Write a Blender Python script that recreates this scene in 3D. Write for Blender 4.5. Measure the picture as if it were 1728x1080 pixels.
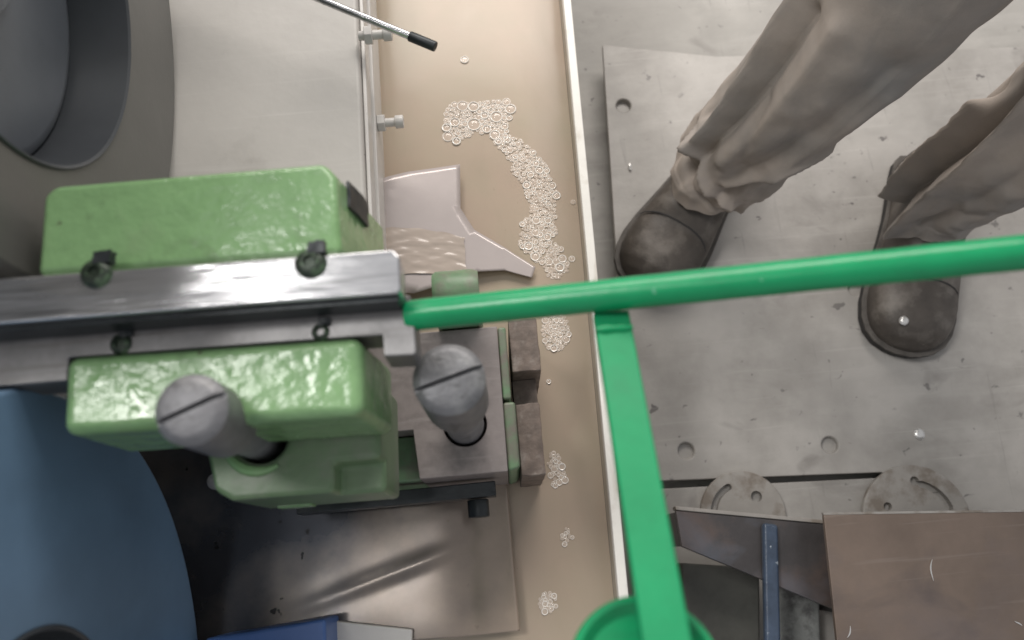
import bpy, bmesh, math, random
from mathutils import Vector, Matrix, noise

for o in list(bpy.data.objects):
    bpy.data.objects.remove(o)
S = bpy.context.scene
COL = S.collection
R = math.radians

# ------------------------------------------------------------------ camera
CAMZ, TILT, YAW, FPX = 1.05, R(16), R(-5), 1400.0
cam_d = bpy.data.cameras.new('camera')
cam_d.sensor_width = 36.0
cam_d.lens = FPX / 1728 * 36
cam_d.clip_start = 0.01
cam_d.clip_end = 200
cam_d.dof.use_dof = True
cam_d.dof.focus_distance = 0.78
cam_d.dof.aperture_fstop = 5.0
cam = bpy.data.objects.new('camera', cam_d)
COL.objects.link(cam)
cam.location = (0, 0, CAMZ)
cam.rotation_euler = (TILT, 0, YAW)
S.camera = cam

# ------------------------------------------------------------------ light: dim hall, one big window side (+Y) and roof lights
W = bpy.data.worlds.new('World')
S.world = W
W.use_nodes = True
bg = W.node_tree.nodes['Background']
bg.inputs[0].default_value = (0.95, 0.96, 1.0, 1)
bg.inputs[1].default_value = 0.36


def area(name, loc, target, sx, sy, power, col):
    d = bpy.data.lights.new(name, 'AREA')
    d.shape = 'RECTANGLE'
    d.size, d.size_y, d.energy, d.color = sx, sy, power, col
    o = bpy.data.objects.new(name, d)
    COL.objects.link(o)
    o.location = loc
    o.rotation_euler = (Vector(target) - Vector(loc)).to_track_quat('-Z', 'Y').to_euler()
    return o


area('window_light', (0.30, 1.95, 1.75), (0.2, 0.3, 0.2), 1.9, 0.9, 40, (1.0, 0.94, 0.88))
area('roof_light', (-1.30, 0.85, 3.2), (-0.2, 0.12, 0.6), 0.8, 0.6, 34, (1.0, 0.98, 0.95))
area('strip_light', (-0.50, -0.085, 3.2), (-0.50, -0.085, 0), 0.50, 0.03, 2.0, (1.0, 0.98, 0.95)).rotation_euler[2] = R(14)
S.view_settings.view_transform = 'Standard'
S.view_settings.look = 'None'
S.view_settings.gamma = 1.0
S.view_settings.exposure = 0.28
S.view_settings.use_curve_mapping = False

# ------------------------------------------------------------------ pixel (of the 1728x1080 photograph) to a point on a known plane
_Rz = Matrix.Rotation(YAW, 3, 'Z')
RIGHT = _Rz @ Vector((1, 0, 0))
UP = _Rz @ Vector((0, math.cos(TILT), math.sin(TILT)))
FWD = _Rz @ Vector((0, math.sin(TILT), -math.cos(TILT)))
CAM = Vector((0, 0, CAMZ))


def ray(px, py):
    return RIGHT * ((px - 864) / FPX) - UP * ((py - 540) / FPX) + FWD


def P(px, py, z):
    d = ray(px, py)
    return CAM + d * ((z - CAMZ) / d.z)


def PX(px, py, x):
    d = ray(px, py)
    return CAM + d * (x / d.x)


# ------------------------------------------------------------------ materials
def mat(name, col, rough=0.5, metal=0.0, var=0.12, vscale=30.0, bump=0.0, bscale=200.0, col2=None,
        m2scale=12.0, m2lo=0.5, m2hi=0.62, rough2=None, spec=0.5, coat=0.0, bump2=0.0, b2scale=20.0,
        stretch=None, speck=None, speck_scale=90.0, speck_cut=0.72, rvar=0.0):
    m = bpy.data.materials.new(name)
    m.use_nodes = True
    nt = m.node_tree
    N, L = nt.nodes, nt.links
    b = N['Principled BSDF']
    tc = N.new('ShaderNodeTexCoord')
    mp = N.new('ShaderNodeMapping')
    L.new(tc.outputs['Object'], mp.inputs[0])
    if stretch:
        mp.inputs['Scale'].default_value = stretch
    vec = mp.outputs[0]

    def noi(scale, detail=4.0, rg=0.6):
        n = N.new('ShaderNodeTexNoise')
        n.inputs['Scale'].default_value = scale
        n.inputs['Detail'].default_value = detail
        n.inputs['Roughness'].default_value = rg
        L.new(vec, n.inputs['Vector'])
        return n.outputs['Fac']

    def mix(fac, a, c):
        x = N.new('ShaderNodeMix')
        x.data_type = 'RGBA'
        L.new(fac, x.inputs[0])
        for s, v in ((6, a), (7, c)):
            if isinstance(v, tuple):
                x.inputs[s].default_value = (*v, 1)
            else:
                L.new(v, x.inputs[s])
        return x.outputs[2]

    def ramp(fac, lo, hi):
        x = N.new('ShaderNodeMapRange')
        x.inputs[1].default_value = lo
        x.inputs[2].default_value = hi
        L.new(fac, x.inputs[0])
        return x.outputs[0]
    lo = tuple(max(0, c * (1 - var)) for c in col)
    hi = tuple(min(1, c * (1 + var)) for c in col)
    c = mix(ramp(noi(vscale, 6, 0.65), 0.3, 0.7), lo, hi)
    rg = None
    if col2:
        msk = ramp(noi(m2scale, 6, 0.62), m2lo, m2hi)
        c = mix(msk, c, col2)
        if rough2 is not None:
            x = N.new('ShaderNodeMapRange')
            x.inputs[3].default_value = rough
            x.inputs[4].default_value = rough2
            L.new(msk, x.inputs[0])
            rg = x.outputs[0]
    if speck:
        c = mix(ramp(noi(speck_scale, 3, 0.5), speck_cut, speck_cut + 0.03), c, speck)
    L.new(c, b.inputs['Base Color'])
    b.inputs['Roughness'].default_value = rough
    if rg:
        L.new(rg, b.inputs['Roughness'])
    elif rvar:
        x = N.new('ShaderNodeMapRange')
        x.inputs[1].default_value, x.inputs[2].default_value = 0.3, 0.7
        x.inputs[3].default_value, x.inputs[4].default_value = max(0.03, rough - rvar), rough + rvar
        L.new(noi(vscale * 0.7, 5), x.inputs[0])
        L.new(x.outputs[0], b.inputs['Roughness'])
    b.inputs['Metallic'].default_value = metal
    b.inputs['Specular IOR Level'].default_value = spec
    b.inputs['Coat Weight'].default_value = coat
    b.inputs['Coat Roughness'].default_value = 0.08
    last = None
    for s, st, di in ((bscale, bump, 0.001), (b2scale, bump2, 0.004)):
        if st:
            bm_ = N.new('ShaderNodeBump')
            bm_.inputs['Strength'].default_value = st
            bm_.inputs['Distance'].default_value = di
            L.new(noi(s, 3, 0.5), bm_.inputs['Height'])
            if last:
                L.new(last, bm_.inputs['Normal'])
            last = bm_.outputs[0]
    if last:
        L.new(last, b.inputs['Normal'])
    return m


M = {}
M['floor'] = mat('worn_floor', (0.37, 0.355, 0.33), 0.6, var=0.12, vscale=9, bump=0.25, bscale=260, col2=(0.22, 0.21, 0.195),
                 m2scale=7, m2lo=0.55, m2hi=0.8, speck=(0.12, 0.115, 0.11), speck_scale=38, speck_cut=0.71)
M['deck'] = mat('worn_deck_plate', (0.40, 0.38, 0.355), 0.45, var=0.13, vscale=8, bump=0.2, bscale=320, col2=(0.24, 0.225, 0.205),
                m2scale=6, m2lo=0.46, m2hi=0.74, speck=(0.13, 0.12, 0.115), speck_scale=42, speck_cut=0.70)
M['pit'] = mat('dark_soil', (0.16, 0.15, 0.14), 0.8)
M['green'] = mat('green_casting_paint', (0.205, 0.36, 0.165), 0.20, var=0.10, vscale=40, bump=0.18, bscale=160, bump2=0.26, b2scale=80,
                 col2=(0.19, 0.27, 0.15), m2scale=20, m2lo=0.54, m2hi=0.78, spec=0.6, speck=(0.09, 0.085, 0.06), speck_scale=55, speck_cut=0.71, rvar=0.1)
M['greenmid'] = mat('shaded_grimy_green_paint', (0.145, 0.225, 0.12), 0.36, var=0.15, vscale=35, bump=0.2, bscale=140, col2=(0.20, 0.22, 0.17),
                    m2scale=24, m2lo=0.5, m2hi=0.7)  # same green as the casting, darkened for the foot's shade and grime
M['screw'] = mat('oily_black_green_screw', (0.035, 0.05, 0.035), 0.35, metal=0.3, var=0.3, vscale=120, bump=0.4, bscale=300, col2=(0.10, 0.16, 0.09), m2scale=120, m2lo=0.5, m2hi=0.6)
M['greenold'] = mat('grimy_green_paint', (0.15, 0.25, 0.14), 0.42, var=0.2, vscale=60, bump=0.4, bscale=150,
                    col2=(0.20, 0.17, 0.15), m2scale=28, m2lo=0.48, m2hi=0.66)
M['rodgreen'] = mat('bright_green_enamel', (0.006, 0.285, 0.107), 0.27, var=0.10, vscale=30, bump=0.12, bscale=380, spec=0.42,
                    col2=(0.012, 0.27, 0.11), m2scale=18, m2lo=0.55, m2hi=0.8, speck=(0.16, 0.42, 0.28), speck_scale=140, speck_cut=0.735)
M['armgreen'] = mat('brushed_green_paint', (0.008, 0.27, 0.105), 0.5, var=0.12, vscale=30, bump=0.15, bscale=200, spec=0.25, col2=(0.02, 0.22, 0.095), m2scale=16, m2lo=0.5, m2hi=0.75)
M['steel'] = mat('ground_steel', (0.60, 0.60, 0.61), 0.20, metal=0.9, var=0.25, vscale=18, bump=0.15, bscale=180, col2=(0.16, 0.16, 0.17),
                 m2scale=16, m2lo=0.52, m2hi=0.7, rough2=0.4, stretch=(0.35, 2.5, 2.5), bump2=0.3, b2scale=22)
M['steeldull'] = mat('dull_steel', (0.25, 0.245, 0.245), 0.42, metal=0.75, var=0.2, vscale=40, bump=0.08, bscale=250, col2=(0.2, 0.19, 0.19),
                     m2scale=30, m2lo=0.52, m2hi=0.7)
M['boltsteel'] = mat('phosphated_bolt', (0.20, 0.20, 0.21), 0.52, metal=0.35, var=0.18, vscale=70, bump=0.4, bscale=300,
                     col2=(0.30, 0.30, 0.30), m2scale=60, m2lo=0.52, m2hi=0.75)
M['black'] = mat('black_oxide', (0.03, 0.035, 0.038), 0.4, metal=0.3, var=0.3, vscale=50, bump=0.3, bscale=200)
M['wr'] = mat('pinkish_grey_steel', (0.29, 0.255, 0.245), 0.38, metal=0.25, var=0.15, vscale=35, bump=0.2, bscale=200,
              col2=(0.17, 0.15, 0.145), m2scale=26, m2lo=0.52, m2hi=0.72)
M['rust'] = mat('rough_brown_iron', (0.15, 0.115, 0.095), 0.55, var=0.35, vscale=90, bump=0.8, bscale=160, col2=(0.26, 0.225, 0.2),
                m2scale=60, m2lo=0.55, m2hi=0.7)
M['guard'] = mat('grey_guard_paint', (0.13, 0.127, 0.118), 0.42, var=0.1, vscale=14, bump=0.1, bscale=250)
M['guarddark'] = mat('dark_guard_paint', (0.045, 0.05, 0.056), 0.4, var=0.12, vscale=20)
M['guardblue'] = mat('blue_grey_paint', (0.16, 0.265, 0.40), 0.32, var=0.12, vscale=8, bump=0.08, bscale=250, spec=0.6)
M['hub'] = mat('blue_grey_hub', (0.15, 0.165, 0.19), 0.38, metal=0.2, var=0.1, vscale=15)
M['bed'] = mat('light_grey_bed_paint', (0.50, 0.48, 0.45), 0.42, var=0.07, vscale=9, bump=0.15, bscale=120, col2=(0.38, 0.36, 0.335),
               m2scale=14, m2lo=0.58, m2hi=0.8, speck=(0.15, 0.14, 0.13), speck_scale=60, speck_cut=0.76)
M['white'] = mat('off_white_enamel', (0.74, 0.72, 0.67), 0.3, var=0.06, vscale=20, col2=(0.55, 0.51, 0.44), m2scale=25, m2lo=0.6, m2hi=0.75)
M['strip'] = mat('pale_strip_paint', (0.62, 0.60, 0.57), 0.35, var=0.06, vscale=20)
M['tray'] = mat('tray_paint', (0.42, 0.38, 0.31), 0.4)
M['sheen'] = mat('pale_lilac_sheet', (0.50, 0.445, 0.43), 0.25, metal=0.15, var=0.06, vscale=12, bump=0.1, bscale=60)  # pale tone of the wet sheen, put into a sheet's colour
M['drip'] = mat('oily_dark_sheet', (0.065, 0.068, 0.078), 0.17, metal=0.5, var=0.25, vscale=10, bump=0.0, bscale=260, col2=(0.20, 0.175, 0.155),
                m2scale=7, m2lo=0.46, m2hi=0.7, speck=(0.025, 0.025, 0.025), speck_scale=55, speck_cut=0.70, rough2=0.2)
M['blue'] = mat('blue_enamel', (0.065, 0.14, 0.36), 0.35, var=0.1, vscale=20)
M['bluebar'] = mat('worn_blue_paint', (0.055, 0.078, 0.12), 0.3, var=0.25, vscale=60, bump=0.3, bscale=180, speck=(0.4, 0.45, 0.5), speck_scale=80, speck_cut=0.70)
M['brown'] = mat('brown_rusty_sheet', (0.20, 0.152, 0.122), 0.40, metal=0.2, var=0.2, vscale=9, bump=0.15, bscale=200, col2=(0.17, 0.14, 0.135),
                 m2scale=6, m2lo=0.5, m2hi=0.75, bump2=0.1, b2scale=25)
M['slate'] = mat('blackened_sheet', (0.085, 0.078, 0.078), 0.35, metal=0.4, var=0.25, vscale=16, bump=0.2, bscale=200, col2=(0.14, 0.11, 0.10), m2scale=12)
M['flange'] = mat('grey_cut_flange', (0.33, 0.31, 0.285), 0.55, var=0.16, vscale=16, bump=0.3, bscale=200, col2=(0.21, 0.18, 0.15), m2scale=20)
M['darkgreen'] = mat('dark_green_box', (0.085, 0.085, 0.075), 0.6, var=0.2)
M['concrete'] = mat('pale_rubble', (0.30, 0.31, 0.30), 0.8, var=0.3, vscale=30, bump=0.6, bscale=90, col2=(0.13, 0.13, 0.13), m2scale=25)
M['trouser'] = mat('khaki_grey_cloth', (0.385, 0.335, 0.295), 0.85, var=0.14, vscale=9, bump=0.25, bscale=900, col2=(0.29, 0.275, 0.26), m2scale=6,
                   m2lo=0.42, m2hi=0.66, spec=0.15, bump2=0.25, b2scale=35)
M['shoe'] = mat('dusty_dark_leather', (0.082, 0.070, 0.060), 0.55, var=0.3, vscale=25, bump=0.3, bscale=350, col2=(0.19, 0.17, 0.15), m2scale=22,
                m2lo=0.5, m2hi=0.7, speck=(0.26, 0.24, 0.22), speck_scale=110, speck_cut=0.75)
M['welt'] = mat('dusty_welt', (0.10, 0.09, 0.08), 0.7, var=0.3, vscale=60)
M['sole'] = mat('black_rubber', (0.035, 0.033, 0.032), 0.7, var=0.2)
M['chip'] = mat('bright_metal_chip', (0.75, 0.74, 0.72), 0.3, metal=0.6)
M['fluid'] = mat('milky_tan_coolant', (0.46, 0.365, 0.285), 0.2, var=0.05, vscale=5, speck=(0.24, 0.19, 0.14), speck_scale=110, speck_cut=0.745, col2=(0.425, 0.365, 0.275), m2scale=6, m2lo=0.4, m2hi=0.65,
                 spec=0.4, bump2=0.06, b2scale=16)


M['runoff'] = mat('thin_coolant_film', (0.50, 0.425, 0.37), 0.16, var=0.06, vscale=12, spec=0.5)


def film(mname, axis_lo, axis_hi, col):
    m = M[mname]
    nt = m.node_tree
    N, L = nt.nodes, nt.links
    b = N['Principled BSDF']
    src = b.inputs['Base Color'].links[0].from_socket
    tc = N.new('ShaderNodeTexCoord')
    sx = N.new('ShaderNodeSeparateXYZ')
    L.new(tc.outputs['Object'], sx.inputs[0])
    n = N.new('ShaderNodeTexNoise')
    n.inputs['Scale'].default_value = 18
    n.inputs['Detail'].default_value = 5
    L.new(tc.outputs['Object'], n.inputs['Vector'])
    ad = N.new('ShaderNodeMath')
    ad.operation = 'MULTIPLY_ADD'
    L.new(n.outputs['Fac'], ad.inputs[0])
    ad.inputs[1].default_value = 0.16
    L.new(sx.outputs[0], ad.inputs[2])
    mr = N.new('ShaderNodeMapRange')
    mr.inputs[1].default_value, mr.inputs[2].default_value = axis_lo, axis_hi
    L.new(ad.outputs[0], mr.inputs[0])
    x = N.new('ShaderNodeMix')
    x.data_type = 'RGBA'
    L.new(mr.outputs[0], x.inputs[0])
    L.new(src, x.inputs[6])
    x.inputs[7].default_value = (*col, 1)
    L.new(x.outputs[2], b.inputs['Base Color'])
    iv = N.new('ShaderNodeMath')
    iv.operation = 'MULTIPLY_ADD'
    L.new(mr.outputs[0], iv.inputs[0])
    iv.inputs[1].default_value, iv.inputs[2].default_value = -0.6, 0.7
    L.new(iv.outputs[0], b.inputs['Metallic'])


def streaks(mname, col, sc, ang, lo_, hi_, amt):
    m = M[mname]
    nt = m.node_tree
    N, L = nt.nodes, nt.links
    b = N['Principled BSDF']
    src = b.inputs['Base Color'].links[0].from_socket
    tc = N.new('ShaderNodeTexCoord')
    mp = N.new('ShaderNodeMapping')
    mp.inputs['Rotation'].default_value = (0, 0, R(ang))
    mp.inputs['Scale'].default_value = sc
    L.new(tc.outputs['Object'], mp.inputs[0])
    n = N.new('ShaderNodeTexNoise')
    n.inputs['Scale'].default_value = 1.0
    n.inputs['Detail'].default_value = 5
    n.inputs['Distortion'].default_value = 0.6
    L.new(mp.outputs[0], n.inputs['Vector'])
    mr = N.new('ShaderNodeMapRange')
    mr.inputs[1].default_value, mr.inputs[2].default_value = lo_, hi_
    mr.inputs[4].default_value = amt
    L.new(n.outputs['Fac'], mr.inputs[0])
    x = N.new('ShaderNodeMix')
    x.data_type = 'RGBA'
    L.new(mr.outputs[0], x.inputs[0])
    L.new(src, x.inputs[6])
    x.inputs[7].default_value = (*col, 1)
    L.new(x.outputs[2], b.inputs['Base Color'])


for nm in ('deck', 'floor'):
    streaks(nm, (0.50, 0.48, 0.45), (6, 26, 1), 28, 0.5, 0.75, 0.45)
    streaks(nm, (0.50, 0.48, 0.45), (5, 150, 1), -52, 0.62, 0.70, 0.30)
    streaks(nm, (0.17, 0.16, 0.15), (90, 6, 1), 12, 0.66, 0.74, 0.4)
    streaks(nm, (0.20, 0.185, 0.17), (11, 17, 5), 0, 0.60, 0.72, 0.6)
streaks('white', (0.42, 0.37, 0.30), (30, 14, 10), 0, 0.56, 0.68, 0.6)
streaks('fluid', (0.36, 0.30, 0.225), (14, 5, 1), 15, 0.52, 0.78, 0.55)
streaks('fluid', (0.52, 0.43, 0.36), (9, 4, 1), -20, 0.55, 0.78, 0.5)
for nm in ('deck', 'floor'):
    streaks(nm, (0.21, 0.20, 0.185), (4.5, 5.5, 1), 30, 0.50, 0.75, 0.55)
    streaks(nm, (0.11, 0.105, 0.10), (60, 70, 1), 0, 0.68, 0.74, 0.7)
streaks('rodgreen', (0.015, 0.17, 0.075), (7, 60, 60), 0, 0.52, 0.72, 0.55)
streaks('armgreen', (0.02, 0.15, 0.07), (60, 6, 20), 0, 0.56, 0.74, 0.5)
streaks('green', (0.10, 0.14, 0.08), (40, 30, 60), 20, 0.60, 0.72, 0.5)
streaks('boltsteel', (0.10, 0.10, 0.10), (120, 120, 25), 0, 0.56, 0.7, 0.6)
streaks('guardblue', (0.10, 0.15, 0.21), (6, 10, 4), 30, 0.5, 0.75, 0.5)
streaks('trouser', (0.25, 0.235, 0.22), (22, 22, 8), 20, 0.55, 0.75, 0.5)
streaks('brown', (0.10, 0.085, 0.085), (9, 14, 1), 20, 0.55, 0.75, 0.7)
streaks('brown', (0.32, 0.27, 0.235), (6, 150, 1), 70, 0.6, 0.75, 0.4)
streaks('bed', (0.60, 0.58, 0.55), (5, 90, 1), 80, 0.58, 0.74, 0.5)
streaks('slate', (0.16, 0.18, 0.22), (12, 16, 1), 0, 0.5, 0.75, 0.7)
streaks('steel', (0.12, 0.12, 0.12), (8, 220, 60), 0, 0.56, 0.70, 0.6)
streaks('steeldull', (0.15, 0.14, 0.13), (8, 220, 60), 0, 0.54, 0.70, 0.6)
streaks('wr', (0.40, 0.36, 0.345), (20, 120, 1), 85, 0.55, 0.72, 0.5)
film('drip', 0.14, 0.31, (0.40, 0.32, 0.255))


def foam_mat():
    m = bpy.data.materials.new('thin_bubble_film')
    m.use_nodes = True
    nt = m.node_tree
    N, L = nt.nodes, nt.links
    N.remove(N['Principled BSDF'])
    out = N['Material Output']
    tr = N.new('ShaderNodeBsdfTransparent')
    tr.inputs[0].default_value = (1, 0.99, 0.98, 1)
    gl = N.new('ShaderNodeBsdfGlossy')
    gl.inputs['Roughness'].default_value = 0.06
    df = N.new('ShaderNodeBsdfDiffuse')
    df.inputs[0].default_value = (0.95, 0.90, 0.82, 1)
    fc_ = N.new('ShaderNodeLayerWeight')
    fc_.inputs[0].default_value = 0.5
    pw = N.new('ShaderNodeMath')
    pw.operation = 'POWER'
    pw.inputs[1].default_value = 3.0
    L.new(fc_.outputs['Facing'], pw.inputs[0])
    fr = N.new('ShaderNodeMath')
    fr.operation = 'MULTIPLY_ADD'
    fr.inputs[1].default_value, fr.inputs[2].default_value = 0.5, 0.05
    L.new(pw.outputs[0], fr.inputs[0])
    lw = N.new('ShaderNodeLayerWeight')
    lw.inputs[0].default_value = 0.03
    m1 = N.new('ShaderNodeMixShader')
    m2 = N.new('ShaderNodeMixShader')
    L.new(lw.outputs['Facing'], m1.inputs[0])
    L.new(tr.outputs[0], m1.inputs[1])
    L.new(df.outputs[0], m1.inputs[2])
    L.new(fr.outputs[0], m2.inputs[0])
    L.new(m1.outputs[0], m2.inputs[1])
    L.new(gl.outputs[0], m2.inputs[2])
    L.new(m2.outputs[0], out.inputs[0])
    return m


M['foam'] = foam_mat()
M['scum'] = mat('pale_scum_film', (0.60, 0.51, 0.43), 0.12, var=0.05, vscale=60, spec=0.5)
M['froth'] = mat('white_froth', (0.93, 0.89, 0.83), 0.12, var=0.03, spec=0.9)


# ------------------------------------------------------------------ object helpers
def tag(o, label=None, cat=None, group=None, kind=None):
    if label:
        o['label'] = label
    if cat:
        o['category'] = cat
    if group:
        o['group'] = group
    if kind:
        o['kind'] = kind
    return o


def thing(name, loc, label, cat, group=None):
    e = bpy.data.objects.new(name, None)
    e.empty_display_size = 0.02
    COL.objects.link(e)
    e.location = Vector(loc)
    return tag(e, label, cat, group)


WLOC = {}


def obj(name, bm, m, parent=None, smooth=False, bevel=0.0, seg=3, angle=35):
    bmesh.ops.recalc_face_normals(bm, faces=bm.faces)
    me = bpy.data.meshes.new(name)
    xs = [v.co.copy() for v in bm.verts]
    lo = Vector((min(v[i] for v in xs) for i in range(3)))
    hi = Vector((max(v[i] for v in xs) for i in range(3)))
    c = Vector(((lo.x + hi.x) / 2, (lo.y + hi.y) / 2, lo.z))
    for v in bm.verts:
        v.co -= c
    bm.to_mesh(me)
    bm.free()
    me.materials.append(M[m])
    if smooth or bevel:
        for p in me.polygons:
            p.use_smooth = True
    o = bpy.data.objects.new(name, me)
    COL.objects.link(o)
    base = Vector((0, 0, 0))
    if parent:
        o.parent = parent
        base = WLOC.get(parent.name, parent.location.copy() if not parent.parent else Vector((0, 0, 0)))
    o.location = c - base
    WLOC[o.name] = c
    if bevel:
        b = o.modifiers.new('bevel', 'BEVEL')
        b.width = bevel
        b.segments = seg
        b.limit_method = 'ANGLE'
        b.angle_limit = R(angle)
        b.harden_normals = True
    elif smooth:
        for e in me.edges:
            pass
        md = o.modifiers.new('weld', 'EDGE_SPLIT')
        md.split_angle = R(42)
    return o


def prism_bm(pts, zt, zb, bm=None):
    bm = bm or bmesh.new()
    top = [bm.verts.new((p[0], p[1], zt)) for p in pts]
    bot = [bm.verts.new((p[0], p[1], zb)) for p in pts]
    bm.faces.new(top)
    bm.faces.new(list(reversed(bot)))
    n = len(pts)
    for i in range(n):
        bm.faces.new((top[i], top[(i + 1) % n], bot[(i + 1) % n], bot[i])[::-1])
    return bm


def box_bm(x0, x1, y0, y1, z0, z1, bm=None):
    return prism_bm([(x0, y0), (x1, y0), (x1, y1), (x0, y1)], z1, z0, bm)


def draft_bm(top, bot, zt, zb):
    bm = bmesh.new()
    a = [bm.verts.new((p[0], p[1], zt)) for p in top]
    b = [bm.verts.new((p[0], p[1], zb)) for p in bot]
    n = len(a)
    bm.faces.new(a)
    bm.faces.new(b[::-1])
    for i in range(n):
        bm.faces.new((a[i], b[i], b[(i + 1) % n], a[(i + 1) % n]))
    return bm


def pxpoly(pts, z):
    return [P(a, b, z) for a, b in pts]


def frame(d):
    d = d.normalized()
    a = Vector((0, 0, 1)) if abs(d.z) < 0.9 else Vector((1, 0, 0))
    u = d.cross(a).normalized()
    return u, d.cross(u).normalized()


def tube_bm(prof, p0, axis, n=40, bm=None, cap=True):
    """lathe: prof = [(t along axis, radius)] from p0 along axis"""
    bm = bm or bmesh.new()
    p0 = Vector(p0)
    axis = Vector(axis).normalized()
    u, v = frame(axis)
    rings = []
    for t, r in prof:
        rings.append([bm.verts.new(p0 + axis * t + (u * math.cos(2 * math.pi * k / n) + v * math.sin(2 * math.pi * k / n)) * r) for k in range(n)])
    for a, b in zip(rings, rings[1:]):
        for k in range(n):
            bm.faces.new((a[k], a[(k + 1) % n], b[(k + 1) % n], b[k]))
    if cap:
        bm.faces.new(rings[0][::-1])
        bm.faces.new(rings[-1])
    return bm


def rcyl(p0, p1, r, ch=0.001, n=40):
    p0, p1 = Vector(p0), Vector(p1)
    L_ = (p1 - p0).length
    return tube_bm([(0, r - ch), (ch * 0.3, r - ch * 0.3), (ch, r), (L_ - ch, r), (L_ - ch * 0.3, r - ch * 0.3), (L_, r - ch)], p0, p1 - p0, n)


def cut(o, cutters):
    """real holes: boolean difference, applied"""
    for bm in cutters:
        bmesh.ops.recalc_face_normals(bm, faces=bm.faces)
        me = bpy.data.meshes.new('cutter')
        bm.to_mesh(me)
        bm.free()
        c = bpy.data.objects.new('cutter', me)
        COL.objects.link(c)
        base = Vector((0, 0, 0))
        md = o.modifiers.new('hole', 'BOOLEAN')
        md.operation = 'DIFFERENCE'
        md.solver = 'EXACT'
        md.object = c
        bpy.context.view_layer.update()
        dg = bpy.context.evaluated_depsgraph_get()
        new = bpy.data.meshes.new_from_object(o.evaluated_get(dg))
        o.modifiers.remove(md)
        o.data = new
        bpy.data.objects.remove(c)
    return o


def smooth_only(o, ang=35, bevel=0.0, seg=2):
    for p in o.data.polygons:
        p.use_smooth = True
    if bevel:
        b = o.modifiers.new('bevel', 'BEVEL')
        b.width, b.segments, b.limit_method, b.angle_limit = bevel, seg, 'ANGLE', R(ang)
        b.harden_normals = True
    else:
        md = o.modifiers.new('split', 'EDGE_SPLIT')
        md.split_angle = R(ang)


rnd = random.Random(4)

# ================================================================== SETTING
bm = box_bm(-3, 4, -3, 4, -0.10, -0.045)
f = obj('floor', bm, 'floor')
tag(f, kind='structure')

# raised deck plate the person stands on, with drilled holes
dp = [P(1017, 75, 0.0), P(1210, 95, 0.0), Vector((1.7, 0.60, 0)), Vector((1.7, -0.6, 0)), P(1500, 1400, 0), P(1492, 800, 0), P(1488, 797, 0), P(1128, 811, 0), P(1066, 813, 0), P(1040, 440, 0)]
deck = obj('deck_plate', prism_bm(dp, 0.0, -0.0115), 'deck')
dq = [P(1066, 827, 0), P(1128, 824, 0), P(1487, 806, 0), P(1490, 812, 0), P(1497, 1400, 0), P(1080, 1400, 0)]
deck2 = obj('lower_deck_plate', prism_bm(dq, -0.001, -0.0115), 'deck', bevel=0.0012)
tag(deck2, kind='structure')
tag(deck, kind='structure')
cut(deck, [tube_bm([(0, 0.0100), (0.0055, 0.0100), (0.0105, 0.0135)], P(a, b, -0.0075), (0, 0, 1), 28) for a, b in ((1051, 183), (1156, 762), (1397, 752), (1441, 490))])
smooth_only(deck, 40, 0.0012)
# trough of coolant
XT0, XT1 = -0.094, 0.094
tray = thing('coolant_tray', (0, 0.2, 0), 'long coolant trough with an off-white rim beside the floor plate', 'trough')
XR0a, XR0b = P(950, 0, 0.33), P(1045, 1020, 0.33)
d_ = (XR0b - XR0a)
ra, rb = XR0a - d_ * 0.8, XR0b + d_ * 0.6
wv = Vector((0.0085, 0, 0))
obj('rim', prism_bm([ra, ra + wv, rb + wv, rb], 0.33, 0.318), 'white', tray, bevel=0.0015)
in_ = Vector((0.003, 0, 0))
obj('side_wall', prism_bm([ra + in_, ra + wv - in_ * 0.5, rb + wv - in_ * 0.5, rb + in_], 0.3179, -0.01), 'tray', tray)
obj('bottom_plate', prism_bm([(-0.55, ra.y), (ra.x + 0.0025, ra.y), (rb.x + 0.0025, rb.y), (-0.55, rb.y)], 0.20, 0.19), 'tray', tray)

bm = bmesh.new()
NX, NY = 24, 80
grid = []
for j in range(NY + 1):
    y = rb.y + (ra.y - rb.y) * j / NY
    xr = rb.x + (ra.x - rb.x) * j / NY + 0.0028
    grid.append([bm.verts.new((-0.3 + (xr + 0.3) * i / NX, y, 0.27 + 0.0004 * noise.noise(Vector((i * .9, j * .9, 0))))) for i in range(NX + 1)])
for j in range(NY):
    for i in range(NX):
        bm.faces.new((grid[j][i], grid[j][i + 1], grid[j + 1][i + 1], grid[j + 1][i]))
fl = obj('coolant', bm, 'fluid', smooth=True)
tag(fl, kind='structure')

# ================================================================== MACHINE
# bed on the far side: light grey panel with a bolted vertical edge
bed = thing('machine_bed', (-0.3, 0.5, 0.0), 'light grey machine bed panel with bolted pale edge beside the trough', 'machine bed')
XB = -0.0985
obj('bed_panel', box_bm(-0.62, XB, 0.19, 1.1, 0.15, 0.40), 'bed', bed, bevel=0.004)
for z0, z1, pr in ((0.366, 0.392, 0.004), (0.330, 0.3625, 0.0065), (0.285, 0.3265, 0.003)):
    obj('edge_strip', box_bm(XB + 0.0003, XB + pr, 0.1905, 1.1, z0, z1), 'strip', bed, bevel=0.0012)
for px, py in ((618, 60), (640, 208), (598, -60)):
    q = PX(px, py, XB + 0.008)
    st = obj('stud', rcyl((XB + 0.001, q.y, q.z), (XB + 0.030, q.y, q.z), 0.0042), 'strip', bed, smooth=True)
    nb = tube_bm([(0, 0.0088), (0.007, 0.0088)], (XB + 0.0066, q.y, q.z), (1, 0, 0), 6)
    obj('nut', nb, 'strip', st, bevel=0.0008)
    obj('cap', rcyl((XB + 0.023, q.y, q.z), (XB + 0.031, q.y, q.z), 0.0062), 'strip', st, smooth=True)


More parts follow.
